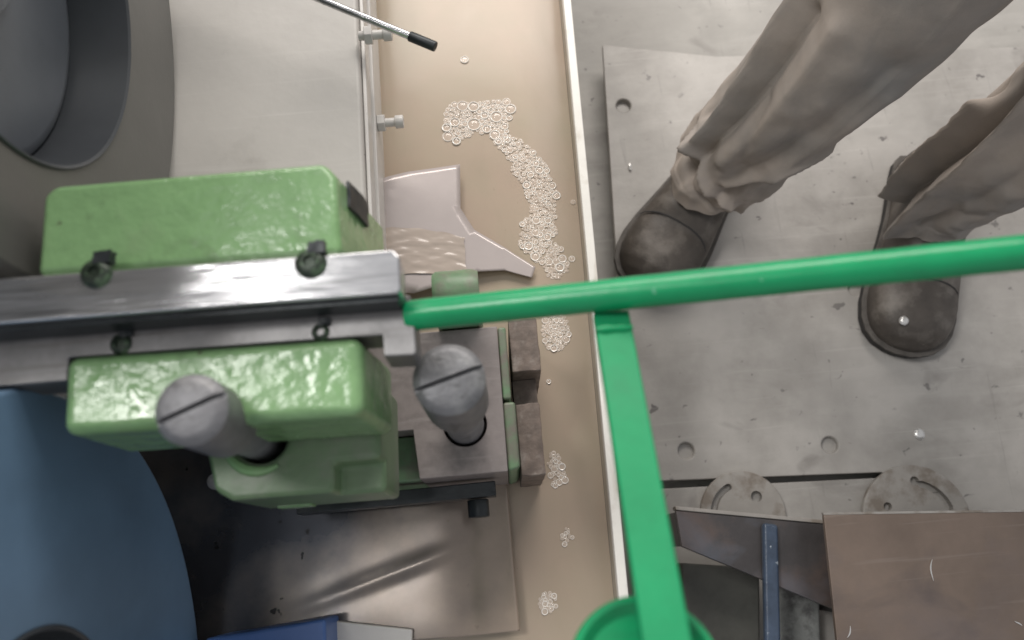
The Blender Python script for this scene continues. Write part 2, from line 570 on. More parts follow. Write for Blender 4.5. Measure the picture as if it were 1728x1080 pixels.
def guard(name, X0, yc, zc, r, yclip, side, hole, facem, rimm, backm, label, depth=0.34):
    """drum-shaped wheel guard, axis along X, face at X0 with a round recess, flattened next to the guides"""
    t = thing(name, (X0 - 0.15, yc, zc - r), label, 'wheel guard')
    hy, hz, hr, hd = hole
    pts = []
    n = 120
    for k in range(n):
        a = 2 * math.pi * k / n
        y, z = yc + r * math.cos(a), zc + r * math.sin(a)
        if side > 0:
            y = max(y, yclip)
        else:
            y = min(y, yclip)
        pts.append((y, z))
    b = bmesh.new()
    fr_ = [b.verts.new((X0, y, z)) for y, z in pts]
    bk = [b.verts.new((X0 - depth, y, z)) for y, z in pts]
    b.faces.new(fr_)
    b.faces.new(bk[::-1])
    for k in range(n):
        b.faces.new((fr_[k], fr_[(k + 1) % n], bk[(k + 1) % n], bk[k]))
    bmesh.ops.remove_doubles(b, verts=b.verts, dist=1e-5)
    o = obj('guard_drum', b, facem, t)
    cut(o, [tube_bm([(0, hr * 0.985), (hd + 0.02, hr)], (X0 - hd, hy, hz), (1, 0, 0), 96)])
    smooth_only(o, 40, 0.003, 3)
    # lining and back face of the recess
    lin = tube_bm([(0, hr * 0.985 - 0.0012), (hd + 0.0005, hr - 0.0012), (hd + 0.002, hr + 0.0005), (hd + 0.0008, hr + 0.0018)], (X0 - hd, hy, hz), (1, 0, 0), 96, cap=False)
    obj('recess_lining', lin, rimm, t, smooth=True)
    return t


up = guard('wheel_guard', -0.26, 0.396, 0.703, 0.299, 0.176, 1, (0.386, 0.637, 0.141, 0.048), 'guard', 'guarddark', 'hub',
           'dark grey wheel guard with a round hub recess above the light grey bed')
obj('spindle_flange', tube_bm([(0, 0.137), (0.004, 0.137), (0.006, 0.135), (0.008, 0.128), (0.009, 0.05), (0.011, 0.048), (0.015, 0.046)], (-0.3075, 0.386, 0.637), (1, 0, 0), 96), 'hub', up, smooth=True)
hb = tube_bm([(0, 0.020), (0.016, 0.020), (0.018, 0.018), (0.018, 0.012), (0.006, 0.011)], (-0.292, 0.386, 0.637), (1, 0, 0), 40)
obj('hub_ring', hb, 'steeldull', up, smooth=True)
lo = guard('wheel_guard', -0.26, -0.112, 0.548, 0.231, 0.117, -1, (-0.112, 0.56, 0.097, 0.06), 'guardblue', 'guarddark', 'guarddark',
           'blue-grey painted wheel guard below the slotted bolt', depth=0.34)
obj('recess_back', tube_bm([(0, 0.0935), (0.004, 0.0935), (0.006, 0.08)], (-0.3195, -0.112, 0.56), (1, 0, 0), 64), 'guarddark', lo, smooth=True)
up['label'] = 'dark grey round wheel guard with a hub recess, behind the light grey bed'
lo['label'] = 'blue-grey wheel guard below the slotted bolt of the green bracket'

# lower drip sheet, curved, oily
bm = bmesh.new()
NX, NY = 150, 110
g = []
for j in range(NY + 1):
    row = []
    for i in range(NX + 1):
        x = -0.42 + (0.42 + 0.0015) * i / NX
        y = -0.061 + 0.19 * j / NY
        z = 0.284 + 0.008 * (0.5 + 0.5 * math.tanh((-x - 0.02) * 40)) + 0.16 * max(0, -x - 0.12) ** 2
        yr = -0.012 + (x + 0.135) * 0.28
        ridge = math.exp(-((y - yr) / 0.007) ** 2) * math.exp(-((x + 0.10) / 0.065) ** 2)
        z += 0.0009 * ridge + 0.00025 * noise.noise(Vector((x * 25, y * 25, 3)))
        row.append(bm.verts.new((x, y, z)))
    g.append(row)
for j in range(NY):
    for i in range(NX):
        bm.faces.new((g[j][i], g[j][i + 1], g[j + 1][i + 1], g[j + 1][i]))
dr = obj('drip_sheet', bm, 'drip', smooth=True)
sm = dr.modifiers.new('thick', 'SOLIDIFY')
sm.thickness = 0.002
tag(dr, 'oily dark bent metal sheet with shiny streak under the black bar', 'metal sheet')

pale = obj('pale_plate', prism_bm([P(550, 1046, 0.30), P(696, 1062, 0.30), P(690, 1200, 0.30), P(520, 1200, 0.30)], 0.30, 0.292), 'strip', bevel=0.0015)
tag(pale, 'pale grey plate corner next to the blue cover', 'plate')
cov = obj('blue_cover', prism_bm([P(345, 1078, 0.345), P(549, 1044, 0.345), P(556, 1300, 0.345), P(330, 1300, 0.345)], 0.345, 0.25), 'blue', bevel=0.003)
tag(cov, 'blue painted metal cover below the dark sheet', 'cover')

# pale sheet standing in for the wet sheen on the coolant behind the workrest
outline = [(560, 345), (615, 322), (690, 296), (776, 275), (777, 350), (800, 385), (850, 412), (904, 446), (898, 464), (852, 452), (806, 456), (780, 470), (700, 500), (590, 500)]
pp = pxpoly(outline, 0.285)
bm = bmesh.new()
vs = [bm.verts.new(p) for p in pp]
fc = bm.faces.new(vs)
bmesh.ops.triangulate(bm, faces=[fc])
bmesh.ops.subdivide_edges(bm, edges=bm.edges, cuts=9, use_grid_fill=True)
for v in bm.verts:
    x = v.co.x
    v.co.z = 0.276 + 0.022 * max(0, min(1, (-x + 0.03) / 0.12)) ** 1.3 + 0.0015 * noise.noise(v.co * 14)
spl = obj('sheen_sheet', bm, 'sheen', smooth=True)
sm = spl.modifiers.new('thick', 'SOLIDIFY')
sm.thickness = 0.0006
tag(spl, 'thin pale lilac sheet standing in for wet sheen on the coolant behind the bars', 'metal sheet')

# thin film of running coolant over the sheen sheet
bm = bmesh.new()
a0 = [P(622, 385, 0.305), P(785, 400, 0.288), P(785, 470, 0.288), P(622, 470, 0.305)]
n1, n2 = 48, 40
g = []
for j in range(n2 + 1):
    row = []
    for i in range(n1 + 1):
        s, t = i / n1, j / n2
        p = (a0[0] * (1 - s) + a0[1] * s) * (1 - t) + (a0[3] * (1 - s) + a0[2] * s) * t
        w = noise.noise(Vector((p.x * 60, p.y * 190, 0.5)))
        p.x += 0.010 * noise.noise(Vector((1, t * 3.2, 4))) * s
        p.y += 0.004 * noise.noise(Vector((s * 4, t * 2, 1))) + (0.006 * math.sin(s * 3))
        p.z = 0.276 + 0.022 * max(0, min(1, (-p.x + 0.03) / 0.12)) ** 1.3 + 0.0016 + 0.00065 * w + 0.00018 * noise.noise(Vector((p.x * 150, p.y * 400, 2)))
        row.append(bm.verts.new(p))
    g.append(row)
for j in range(n2):
    for i in range(n1):
        bm.faces.new((g[j][i], g[j][i + 1], g[j + 1][i + 1], g[j + 1][i]))
fm = obj('running_coolant', bm, 'runoff', smooth=True)
tag(fm, 'rippling film of tan coolant running over the pale sheet', 'coolant', kind='stuff')

# ---- workrest base
wr = thing('workrest', (-0.04, 0.12, 0.27), 'pinkish grey workrest block with green edges, brown rails and a black bar', 'workrest')
body = obj('block', prism_bm([(-0.066, 0.0645), (0.0025, 0.0645), (0.0035, 0.1815), (-0.115, 0.1815), (-0.115, 0.103), (-0.069, 0.103)], 0.40, 0.272), 'wr', wr)
b2 = P(757, 638, 0.575)
cut(body, [tube_bm([(0, 0.0172), (0.06, 0.0172)], (b2.x, b2.y, 0.36), (0, 0, 1), 40)])
smooth_only(body, 35, 0.0018, 3)
obj('green_edge', prism_bm([(0.0029, 0.0645), (0.0105, 0.066), (0.0125, 0.069), (0.0127, 0.119), (0.003, 0.119)], 0.3985, 0.2735), 'greenold', wr, bevel=0.0025)
obj('green_edge', prism_bm([(0.0033, 0.1215), (0.0100, 0.1215), (0.0105, 0.1812), (0.0037, 0.1812)], 0.3975, 0.2735), 'greenold', wr, bevel=0.002)
obj('recessed_block', prism_bm([(-0.114, 0.066), (-0.0668, 0.066), (-0.0696, 0.1024), (-0.114, 0.1024)], 0.372, 0.275), 'greenold', wr, bevel=0.002)
for (y0, y1, x1) in ((0.0615, 0.1185, 0.0325), (0.1455, 0.19, 0.037)):
    bmr = box_bm(0.0131, x1, y0, y1, 0.273, 0.385)
    bmesh.ops.subdivide_edges(bmr, edges=bmr.edges, cuts=9, use_grid_fill=True)
    for v in bmr.verts:
        q = noise.noise_vector(v.co * 140) * 0.0009
        if v.co.x > 0.014:
            v.co += q
    obj('rail_block', bmr, 'rust', wr, bevel=0.0008)
obj('slot_floor', box_bm(0.0131, 0.033, 0.1190, 0.1450, 0.273, 0.352), 'rust', wr)
lug = tube_bm([(0, 0.0165), (0.003, 0.0185), (0.032, 0.0185), (0.0365, 0.0165)], (-0.0448, 0.2065, 0.418), (1, 0, 0), 36)
obj('rear_lug', lug, 'greenold', wr, smooth=True)
obj('lug_base', box_bm(-0.0445, -0.0085, 0.183, 0.222, 0.30, 0.416), 'greenold', wr, bevel=0.003)
bar = obj('black_bar', prism_bm([(-0.17, 0.0485), (-0.0085, 0.0495), (-0.0085, 0.0615), (-0.17, 0.0595)], 0.365, 0.345), 'black', wr, bevel=0.001)
q = P(806, 840, 0.356)
obj('cap_screw', rcyl((q.x, 0.0484, 0.353), (q.x, 0.034, 0.353), 0.0088, 0.0012), 'black', bar, smooth=True)


def slotted_bolt(parent, x, y, ztop, zhead, zbase, r, rs, ang, name='slotted_bolt'):
    prof = [(0, rs), (zhead - zbase, rs), (zhead - zbase + 0.0005, r - 0.002), (zhead - zbase + 0.003, r), (ztop - zbase - 0.0045, r), (ztop - zbase - 0.0012, r - 0.0028), (ztop - zbase, r - 0.0055)]
    o = obj(name, tube_bm(prof, (x, y, zbase), (0, 0, 1), 56), 'boltsteel', parent)
    b = box_bm(-r * 1.4, r * 1.4, -0.0014, 0.0014, -0.0055, 0.01)
    bmesh.ops.transform(b, matrix=Matrix.Translation((x, y, ztop)) @ Matrix.Rotation(ang, 4, 'Z'), verts=b.verts)
    off = WLOC[o.name]
    cut(o, [b])
    smooth_only(o, 40)
    return o


slotted_bolt(wr, b2.x, b2.y, 0.575, 0.50, 0.365, 0.0215, 0.0150, R(16))

# ---- upper guide bracket
gu = thing('guide_bracket', (-0.16, 0.19, 0.40), 'glossy green cast bracket holding the wider polished steel guide bar', 'guide bracket')
up_pts = [(-0.2465, 0.1710), (-0.0805, 0.1695), (-0.0815, 0.2165), (-0.0885, 0.2255), (-0.240, 0.2245), (-0.2465, 0.219)]
up_bot = [(-0.2465, 0.1710), (-0.0655, 0.1695), (-0.0665, 0.2165), (-0.0735, 0.2265), (-0.240, 0.2260), (-0.2465, 0.220)]
bm = draft_bm(up_pts, up_bot, 0.62, 0.535)
cst = obj('casting', bm, 'green', gu, bevel=0.0065, seg=6)
obj('pillar', prism_bm([(-0.20, 0.178), (-0.102, 0.178), (-0.102, 0.222), (-0.20, 0.222)], 0.5345, 0.4003), 'greenold', gu, bevel=0.003)
bmg = prism_bm([(-0.55, 0.1425), (-0.0485, 0.1395), (-0.0465, 0.1415), (-0.0465, 0.1600), (-0.0500, 0.1645), (-0.55, 0.1688)], 0.632, 0.6093)
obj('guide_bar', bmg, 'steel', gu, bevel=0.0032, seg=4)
obj('dark_side_strip', prism_bm([(-0.55, 0.1395), (-0.0495, 0.1368), (-0.0480, 0.1390), (-0.0480, 0.1394), (-0.55, 0.1424)], 0.6265, 0.6094), 'black', gu, bevel=0.0006)  # black strip added to make the guide bar's side face dark, no separate part
# dark grimy patches of old gasket at the end of the casting
bmx = box_bm(0, 0.0018, 0.204, 0.2205, 0.572, 0.604)
bmesh.ops.subdivide_edges(bmx, edges=bmx.edges, cuts=5, use_grid_fill=True)
for v in bmx.verts:
    v.co += noise.noise_vector(v.co * 120) * Vector((0.0006, 0.003, 0.003)).length * Vector((0.2, 0.7, 0.7)).normalized().x * 1.2
    v.co.x += -0.0813 + (0.62 - v.co.z) / 0.085 * 0.015
obj('end_plate', bmx, 'black', gu, smooth=True)


def clamp_dog(parent, px, py, z, r=0.0085, m='screw'):
    q = P(px, py, z)
    o = obj('clamp_screw', tube_bm([(0, r), (0.0025, r), (0.0042, r * 0.88), (0.0052, r * 0.6), (0.0054, r * 0.42), (0.0035, r * 0.36)], (q.x, q.y, z - 0.0052), (0, 0, 1), 32), m, parent, smooth=True)
    b = box_bm(q.x - r * 0.1, q.x + r * 1.0, q.y + r * 0.55, q.y + r * 1.35, z - 0.006, z + 0.0005)
    bmesh.ops.subdivide_edges(b, edges=b.edges, cuts=3, use_grid_fill=True)
    for v in b.verts:
        v.co += noise.noise_vector(v.co * 260) * 0.0012
    obj('clamp_lug', b, 'black', o, smooth=True)
    return o


clamp_dog(gu, 158, 458, 0.6355)
clamp_dog(gu, 522, 441, 0.6355)

# ---- lower guide bracket
gl = thing('guide_bracket', (-0.15, 0.085, 0.40), 'green cast bracket with a stepped foot and a tall slotted bolt', 'guide bracket')
lp = [(-0.2305, 0.0825), (-0.0725, 0.0795), (-0.0715, 0.1222), (-0.2310, 0.1250)]
lb = [(-0.2305, 0.0820), (-0.0660, 0.0790), (-0.0650, 0.1222), (-0.2310, 0.1250)]
obj('casting', draft_bm(lp, lb, 0.615, 0.538), 'green', gl, bevel=0.0065, seg=6)
b1 = P(318, 689, 0.645)
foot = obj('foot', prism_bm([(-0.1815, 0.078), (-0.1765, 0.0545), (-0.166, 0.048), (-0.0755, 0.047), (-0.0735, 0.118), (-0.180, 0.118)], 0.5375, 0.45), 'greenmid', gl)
c1 = tube_bm([(0, 0.0165), (0.2, 0.0165)], (b1.x + 0.004, b1.y + 0.001, 0.40), (0, 0, 1), 40)
c2 = box_bm(-0.104, -0.070, 0.030, 0.0655, 0.515, 0.56)
foot2 = cut(foot, [c1, c2])
smooth_only(foot, 35, 0.0035, 3)
slotted_bolt(gl, b1.x, b1.y, 0.645, 0.588, 0.452, 0.0182, 0.0122, R(21))
bmr = bmesh.new()
prev = None
ringo = []
for k in range(25):
    a = R(190) + R(110) * k / 24
    c = Vector((b1.x + 0.004 + 0.0215 * math.cos(a), b1.y + 0.001 + 0.0215 * math.sin(a), 0.5385))
    rad = Vector((math.cos(a), math.sin(a), 0))
    ring = [bmr.verts.new(c + (rad * math.cos(2 * math.pi * m_ / 8) + Vector((0, 0, 1)) * math.sin(2 * math.pi * m_ / 8)) * 0.0034 * math.sin(math.pi * (0.12 + 0.76 * k / 24))) for m_ in range(8)]
    if prev:
        for m_ in range(8):
            bmr.faces.new((prev[m_], prev[(m_ + 1) % 8], ring[(m_ + 1) % 8], ring[m_]))
    else:
        bmr.faces.new(ring[::-1])
    prev = ring
bmr.faces.new(prev)
obj('boss_rim', bmr, 'green', foot, smooth=True)
obj('tab', prism_bm(pxpoly([(466, 842), (524, 838), (526, 853), (467, 858)], 0.47), 0.47, 0.455), 'green', gl, bevel=0.0012)
obj('pillar', box_bm(-0.17, -0.105, 0.068, 0.112, 0.28, 0.4495), 'greenold', gl, bevel=0.003)
bmg = prism_bm([(-0.55, 0.1128), (-0.2318, 0.1128), (-0.2316, 0.1257), (-0.0610, 0.1236), (-0.0606, 0.1115), (-0.0440, 0.1108), (-0.0425, 0.1125), (-0.0425, 0.1345), (-0.0445, 0.1455), (-0.55, 0.1475)], 0.609, 0.580)
obj('guide_bar', bmg, 'steeldull', gl, bevel=0.0018, seg=3)
clamp_dog(gl, 202, 579, 0.6108, 0.0065)
clamp_dog(gl, 540, 559, 0.6105, 0.0055)
# dark bolt in the gap beside the foot
q = P(362, 812, 0.42)
obj('gap_screw', rcyl((q.x, q.y, 0.36), (q.x, q.y, 0.42), 0.006, 0.001), 'boltsteel', gl, smooth=True)

# ---- bright green rack: round bar, flat arm, dish
rk = thing('green_rack', (0.06, 0.11, 0.60), 'bright green painted round bar with flat arm and round dish', 'rack')
A, B = P(699, 532, 0.605), P(1728, 426, 0.678)
dirn = (B - A).normalized()
ln = (B - A).length
obj('round_bar', tube_bm([(-0.004, 0.0076), (-0.0035, 0.0084)] + [(ln * 1.6 * k / 40, 0.0086 + 0.00008 * math.sin(k * 2.1)) for k in range(41)] + [(ln * 1.6 + 0.001, 0.0078)], A, dirn, 48), 'rodgreen', rk, smooth=True)
s = Vector((1, 0, 0))
T0, T1 = P(1033, 508, 0.632), P(1139, 1120, 0.70)
ax = (T1 - T0).normalized()
T1 = T0 + ax * 0.20
wside = ax.cross(Vector((0, 0, 1))).normalized()
nrm = wside.cross(ax)
if nrm.z < 0:
    nrm = -nrm
bm = bmesh.new()
hw, th = 0.0096, 0.006
cr = [(-hw, 0), (hw, 0), (hw, -th), (-hw, -th)]
r0 = [bm.verts.new(T0 + wside * a + nrm * (b - 0.008)) for a, b in cr]
r1 = [bm.verts.new(T1 + wside * a * 1.06 + nrm * (b - 0.008)) for a, b in cr]
bm.faces.new(r0)
bm.faces.new(r1[::-1])
for k in range(4):
    bm.faces.new((r0[k], r0[(k + 1) % 4], r1[(k + 1) % 4], r1[k]))
obj('flat_arm', bm, 'armgreen', rk, bevel=0.0012)
dc = P(1090, 1135, 0.665)
dn = nrm if nrm.z > 0 else -nrm
obj('dish', tube_bm([(-0.012, 0.022), (-0.008, 0.0305), (0.0, 0.0335), (0.002, 0.0325), (0.0018, 0.030), (-0.003, 0.026), (-0.0045, 0.012), (-0.0045, 0.002)], dc, dn, 64), 'rodgreen', rk, smooth=True)
for k in range(1):
    wb = bmesh.new()
    c = T0 + nrm * -0.0075 + ax * 0.0125
    tube_bm([(-hw, 0.0015), (-hw * .5, 0.0024), (0, 0.002), (hw * .5, 0.0026), (hw, 0.0014)], c, wside, 14, wb)
    obj('weld_bead', wb, 'rodgreen', rk, smooth=True)

# ---- thin steel rod with sleeve over the bed
A, B = P(534, -4, 0.455), P(735, 79, 0.455)
d = (B - A).normalized()
tr = thing('steel_rod', A, 'thin polished steel rod with a dark sleeve at its tip', 'rod')
L0 = (B - A).length
obj('shaft', rcyl(A - d * 0.30, B - d * 0.02, 0.0032, 0.0004, 20), 'steel', tr, smooth=True)
obj('sleeve', rcyl(B - d * 0.024, B, 0.0043, 0.0006, 20), 'black', tr, smooth=True)

# ================================================================== FOAM
rnd = random.Random(11)


def inpoly(x, y, poly):
    c = False
    j = len(poly) - 1
    for i in range(len(poly)):
        if (poly[i][1] > y) != (poly[j][1] > y) and x < (poly[j][0] - poly[i][0]) * (y - poly[i][1]) / (poly[j][1] - poly[i][1]) + poly[i][0]:
            c = not c
        j = i
    return c


BUB = [0]


def bubble(bm, c, r):
    nu, nv = 14, 5
    rings = []
    for j in range(nv):
        a = math.pi / 2 * j / nv * 1.0
        rings.append([bm.verts.new((c.x + r * 0.88 * math.cos(a) * math.cos(2 * math.pi * k / nu), c.y + r * 0.88 * math.cos(a) * math.sin(2 * math.pi * k / nu), c.z + 0.0004 + r * 0.32 * math.sin(a))) for k in range(nu)])
    top = bm.verts.new((c.x, c.y, c.z + 0.0004 + r * 0.32))
    for a, b in zip(rings, rings[1:]):
        for k in range(nu):
            bm.faces.new((a[k], a[(k + 1) % nu], b[(k + 1) % nu], b[k]))
    for k in range(nu):
        bm.faces.new((rings[-1][k], rings[-1][(k + 1) % nu], top))
    BUB[0] += 1
    zf = c.z + 0.00015 + (BUB[0] % 400) * 1.2e-6
    rim_ = [bm.verts.new((c.x + r * 1.22 * math.cos(2 * math.pi * k / nu), c.y + r * 1.22 * math.sin(2 * math.pi * k / nu), zf - 0.0001)) for k in range(nu)]
    mid_ = bm.verts.new((c.x, c.y, zf))
    for k in range(nu):
        bm.faces.new((rim_[k], rim_[(k + 1) % nu], mid_)).material_index = 2
    # meniscus ring of froth round its foot
    w = min(0.0011, r * 0.25) * rnd.uniform(0.5, 1.3)
    tor = [[bm.verts.new((c.x + (r + w * math.cos(q) * 0.7) * math.cos(2 * math.pi * k / nu), c.y + (r + w * math.cos(q) * 0.7) * math.sin(2 * math.pi * k / nu), c.z + w * (0.5 + 0.8 * math.sin(q)))) for k in range(nu)] for q in (0, 1.26, 2.51, 3.77, 5.03)]
    for m_ in range(5):
        a, b = tor[m_], tor[(m_ + 1) % 5]
        for k in range(nu):
            f_ = bm.faces.new((a[k], a[(k + 1) % nu], b[(k + 1) % nu], b[k]))
            f_.material_index = 1


def foam(name, test, bbox, rmin, rmax, tries, label, bias=2.2):
    pts = []
    for k in range(tries):
        x = rnd.uniform(bbox[0], bbox[2])
        y = rnd.uniform(bbox[1], bbox[3])
        if not test(x, y):
            continue
        gap = min([math.hypot(x - a, y - b) - c * 0.86 for a, b, c in pts], default=rmax)
        want = rmin + (rmax - rmin) * rnd.random() ** bias
        r = min(want, gap / 0.86) if k < tries * 0.5 else min(rmax * 0.7, gap / 0.86)
        if r >= rmin:
            pts.append((x, y, r))
    bm = bmesh.new()
    for x, y, r in pts:
        c = P(x, y, 0.2702)
        bubble(bm, c, r * 0.80 / FPX)
    o = obj(name, bm, 'foam', smooth=True)
    o.data.materials.append(M['froth'])
    o.data.materials.append(M['scum'])
    return tag(o, label, 'foam', kind='stuff')


blob = [(757, 178), (800, 172), (858, 171), (863, 190), (856, 215), (862, 238), (840, 245), (828, 226), (802, 222), (775, 240), (756, 238), (748, 208)]
foam('foam', lambda x, y: inpoly(x, y, blob), (745, 165, 866, 246), 2.0, 12.5, 9000, 'patch of large clear bubbles floating at the end of the bubble trail', 1.0)
path = [(845, 238, 14), (872, 256, 22), (892, 278, 30), (906, 305, 30), (917, 335, 27), (920, 358, 22), (908, 385, 32), (905, 408, 34), (928, 432, 26), (940, 455, 20)]


def onpath(x, y):
    for (x0, y0, w0), (x1, y1, w1) in zip(path, path[1:]):
        dx, dy = x1 - x0, y1 - y0
        t = max(0, min(1, ((x - x0) * dx + (y - y0) * dy) / (dx * dx + dy * dy)))
        w = w0 + (w1 - w0) * t
        if math.hypot(x - x0 - dx * t, y - y0 - dy * t) < w * (0.85 + 0.35 * noise.noise(Vector((x * .05, y * .05, 0)))):
            return True
    return False


foam('foam', onpath, (825, 225, 965, 480), 1.9, 7.5, 14000, 'winding trail of small bubbles on the tan coolant', 1.5)
foam('foam', lambda x, y: math.hypot((x - 938) / 23, (y - 560) / 32) < 1, (910, 525, 965, 595), 2.2, 6, 1800, 'small cluster of bubbles below the green round bar')
ringp = [(935, 772, 8), (942, 788, 8), (948, 800, 6), (932, 800, 5), (938, 815, 7), (928, 785, 4), (950, 812, 4)]
foam('foam', lambda x, y: any(math.hypot(x - a, y - b) < c for a, b, c in ringp), (920, 760, 960, 826), 2.0, 6, 1200, 'few bubbles beside the brown rail block')
foam('foam', lambda x, y: math.hypot((x - 925) / 15, (y - 1017) / 17) < 1 and noise.noise(Vector((x * .2, y * .2, 1))) > -0.1, (905, 998, 945, 1036), 2.0, 5, 700, 'tiny bubbles drifting next to the green dish')
foam('foam', lambda x, y: math.hypot((x - 957) / 9, (y - 906) / 15) < 1, (945, 888, 970, 925), 2.0, 4, 60, 'faint pair of bubbles between rail block and dish')
for x, y, r, lab in ((784, 101, 7, 'lone round bubble on open coolant near the rod sleeve'), (926, 644, 3.5, 'tiny lone bubble beside the gap between rail blocks'),
                     (967, 341, 4, 'tiny lone bubble between bubble trail and white rim'), (965, 437, 5, 'lone bubble by the white rim just above the green bar')):
    bm = bmesh.new()
    bubble(bm, P(x, y, 0.2702), r * 0.8 / FPX)
    o = obj('bubble', bm, 'foam', smooth=True)
    o.data.materials.append(M['froth'])
    o.data.materials.append(M['scum'])
    tag(o, lab, 'bubble', 'lone bubbles')

# ================================================================== PERSON
per = thing('person', (0.42, 0.42, 0.0), 'person standing in khaki grey work trousers and dusty dark shoes', 'person')


def interp(pts, t):
    """Catmull-Rom through (t, Vector, rx, ry) knots"""
    for k in range(len(pts) - 1):
        if t <= pts[k + 1][0] or k == len(pts) - 2:
            a = pts[max(0, k - 1)]
            b, c = pts[k], pts[k + 1]
            d = pts[min(len(pts) - 1, k + 2)]
            u = (t - b[0]) / (c[0] - b[0])
            r = []
            for i in range(1, 3):
                p0, p1, p2, p3 = a[i], b[i], c[i], d[i]
                r.append(0.5 * ((2 * p1) + (p2 - p0) * u + (2 * p0 - 5 * p1 + 4 * p2 - p3) * u * u + (3 * p1 - p0 - 3 * p2 + p3) * u ** 3))
            return r


def angd(a, b):
    return (a - b + math.pi) % (2 * math.pi) - math.pi


def leg(bm, knots, folds, crum, seed, hem):
    NU, NV = 150, 240
    rings = []
    zt = knots[-1][0]
    z0 = knots[0][0]
    for j in range(NV + 1):
        f = (j / NV) ** 1.5
        z = z0 + (zt - z0) * f
        c, r = interp(knots, z)
        ring = []
        for k in range(NU):
            u = 2 * math.pi * k / NU
            rr = r.x * r.y / math.hypot(r.y * math.cos(u - 0.6), r.x * math.sin(u - 0.6))
            dsp = 0.0
            for (u0, h0, u1, h1, w, amp) in folds:
                t = (z - h0) / (h1 - h0)
                tt = max(0, min(1, t))
                uc = R(u0 + (u1 - u0) * tt)
                over = (t - tt) * (h1 - h0)
                dd = math.hypot(angd(u, uc) * rr, over * 0.8)
                x = dd / w
                dsp += amp * math.exp(-1.5 * x ** 1.45)
            e = math.exp(-(z - z0) / 0.07)
            e2 = 0.15 + 0.75 * math.exp(-(z - z0) / 0.16)
            nz = noise.noise(Vector((math.cos(u) * 1.6, math.sin(u) * 1.6, z * 26 + math.cos(u - 1.0) * 1.6 + seed)))
            dsp += crum * e * (1 - abs(nz) * 2.2)
            dsp += 0.004 * noise.noise(Vector((math.cos(u) * 1.5, math.sin(u) * 1.5, z * 9 + seed * 3)))
            dsp += 0.0018 * noise.noise(Vector((math.cos(u) * 4, math.sin(u) * 4, z * 30 + seed * 5)))
            dsp += 0.0045 * e2 * (0.5 - abs(noise.noise(Vector((math.cos(u) * 2.6 + z * 9, math.sin(u) * 2.6, z * 15 + seed * 2)))) * 2)
            if z < z0 + 0.020:
                dsp += 0.0012
            dsp += 0.0016 * math.exp(-(angd(u, R(262)) * rr / 0.0022) ** 2)
            hz = hem(u) * math.exp(-(z - z0) / 0.05)
            ring.append(bm.verts.new((c.x + (rr + dsp) * math.cos(u), c.y + (rr + dsp) * math.sin(u), z + hz)))
        rings.append(ring)
    for a, b in zip(rings, rings[1:]):
        for k in range(NU):
            bm.faces.new((a[k], a[(k + 1) % NU], b[(k + 1) % NU], b[k]))
    return rings


V = Vector
bm = bmesh.new()
k1 = [(0.105, V((0.306, 0.448, 0)), V((0.066, 0.060, 0))), (0.155, V((0.316, 0.450, 0)), V((0.066, 0.062, 0))), (0.27, V((0.354, 0.452, 0)), V((0.074, 0.071, 0))),
      (0.40, V((0.392, 0.466, 0)), V((0.085, 0.080, 0))), (0.62, V((0.43, 0.50, 0)), V((0.098, 0.095, 0))), (0.9, V((0.50, 0.56, 0)), V((0.125, 0.12, 0)))]
f1 = [(172, 0.44, 186, 0.17, 0.011, 0.016), (192, 0.40, 200, 0.15, 0.012, -0.014), (214, 0.42, 220, 0.20, 0.016, 0.010), (152, 0.40, 168, 0.13, 0.012, -0.008),
      (255, 0.40, 240, 0.16, 0.020, -0.009), (285, 0.26, 240, 0.165, 0.010, 0.011), (290, 0.23, 245, 0.145, 0.010, -0.011), (165, 0.185, 262, 0.130, 0.014, 0.012), (160, 0.160, 262, 0.110, 0.011, -0.009), (205, 0.30, 232, 0.20, 0.012, -0.009),
      (300, 0.16, 275, 0.085, 0.014, 0.008), (312, 0.40, 285, 0.22, 0.02, -0.008), (275, 0.36, 262, 0.22, 0.014, 0.006)]
leg(bm, k1, f1, 0.004, 1.0, lambda u: 0.016 * math.cos(u - R(60)) + 0.006 * math.sin(3 * u))
k2 = [(0.095, V((0.568, 0.386, 0)), V((0.054, 0.054, 0))), (0.145, V((0.570, 0.386, 0)), V((0.056, 0.058, 0))), (0.27, V((0.580, 0.374, 0)), V((0.062, 0.062, 0))),
      (0.40, V((0.606, 0.385, 0)), V((0.074, 0.074, 0))), (0.62, V((0.64, 0.45, 0)), V((0.095, 0.092, 0))), (0.9, V((0.65, 0.52, 0)), V((0.125, 0.12, 0)))]
f2 = [(186, 0.38, 212, 0.075, 0.009, 0.022), (168, 0.34, 190, 0.09, 0.011, -0.016), (148, 0.28, 172, 0.08, 0.010, 0.018), (135, 0.3, 152, 0.1, 0.012, -0.008), (228, 0.36, 238, 0.10, 0.016, -0.008), (250, 0.32, 255, 0.10, 0.020, 0.006), (262, 0.2, 225, 0.12, 0.009, -0.008)]
leg(bm, k2, f2, 0.005, 7.0, lambda u: 0.014 * math.cos(u - R(20)) - 0.020 * math.exp(-(angd(u, R(216)) / 0.30) ** 2) + 0.014 * math.exp(-(angd(u, R(190)) / 0.25) ** 2))
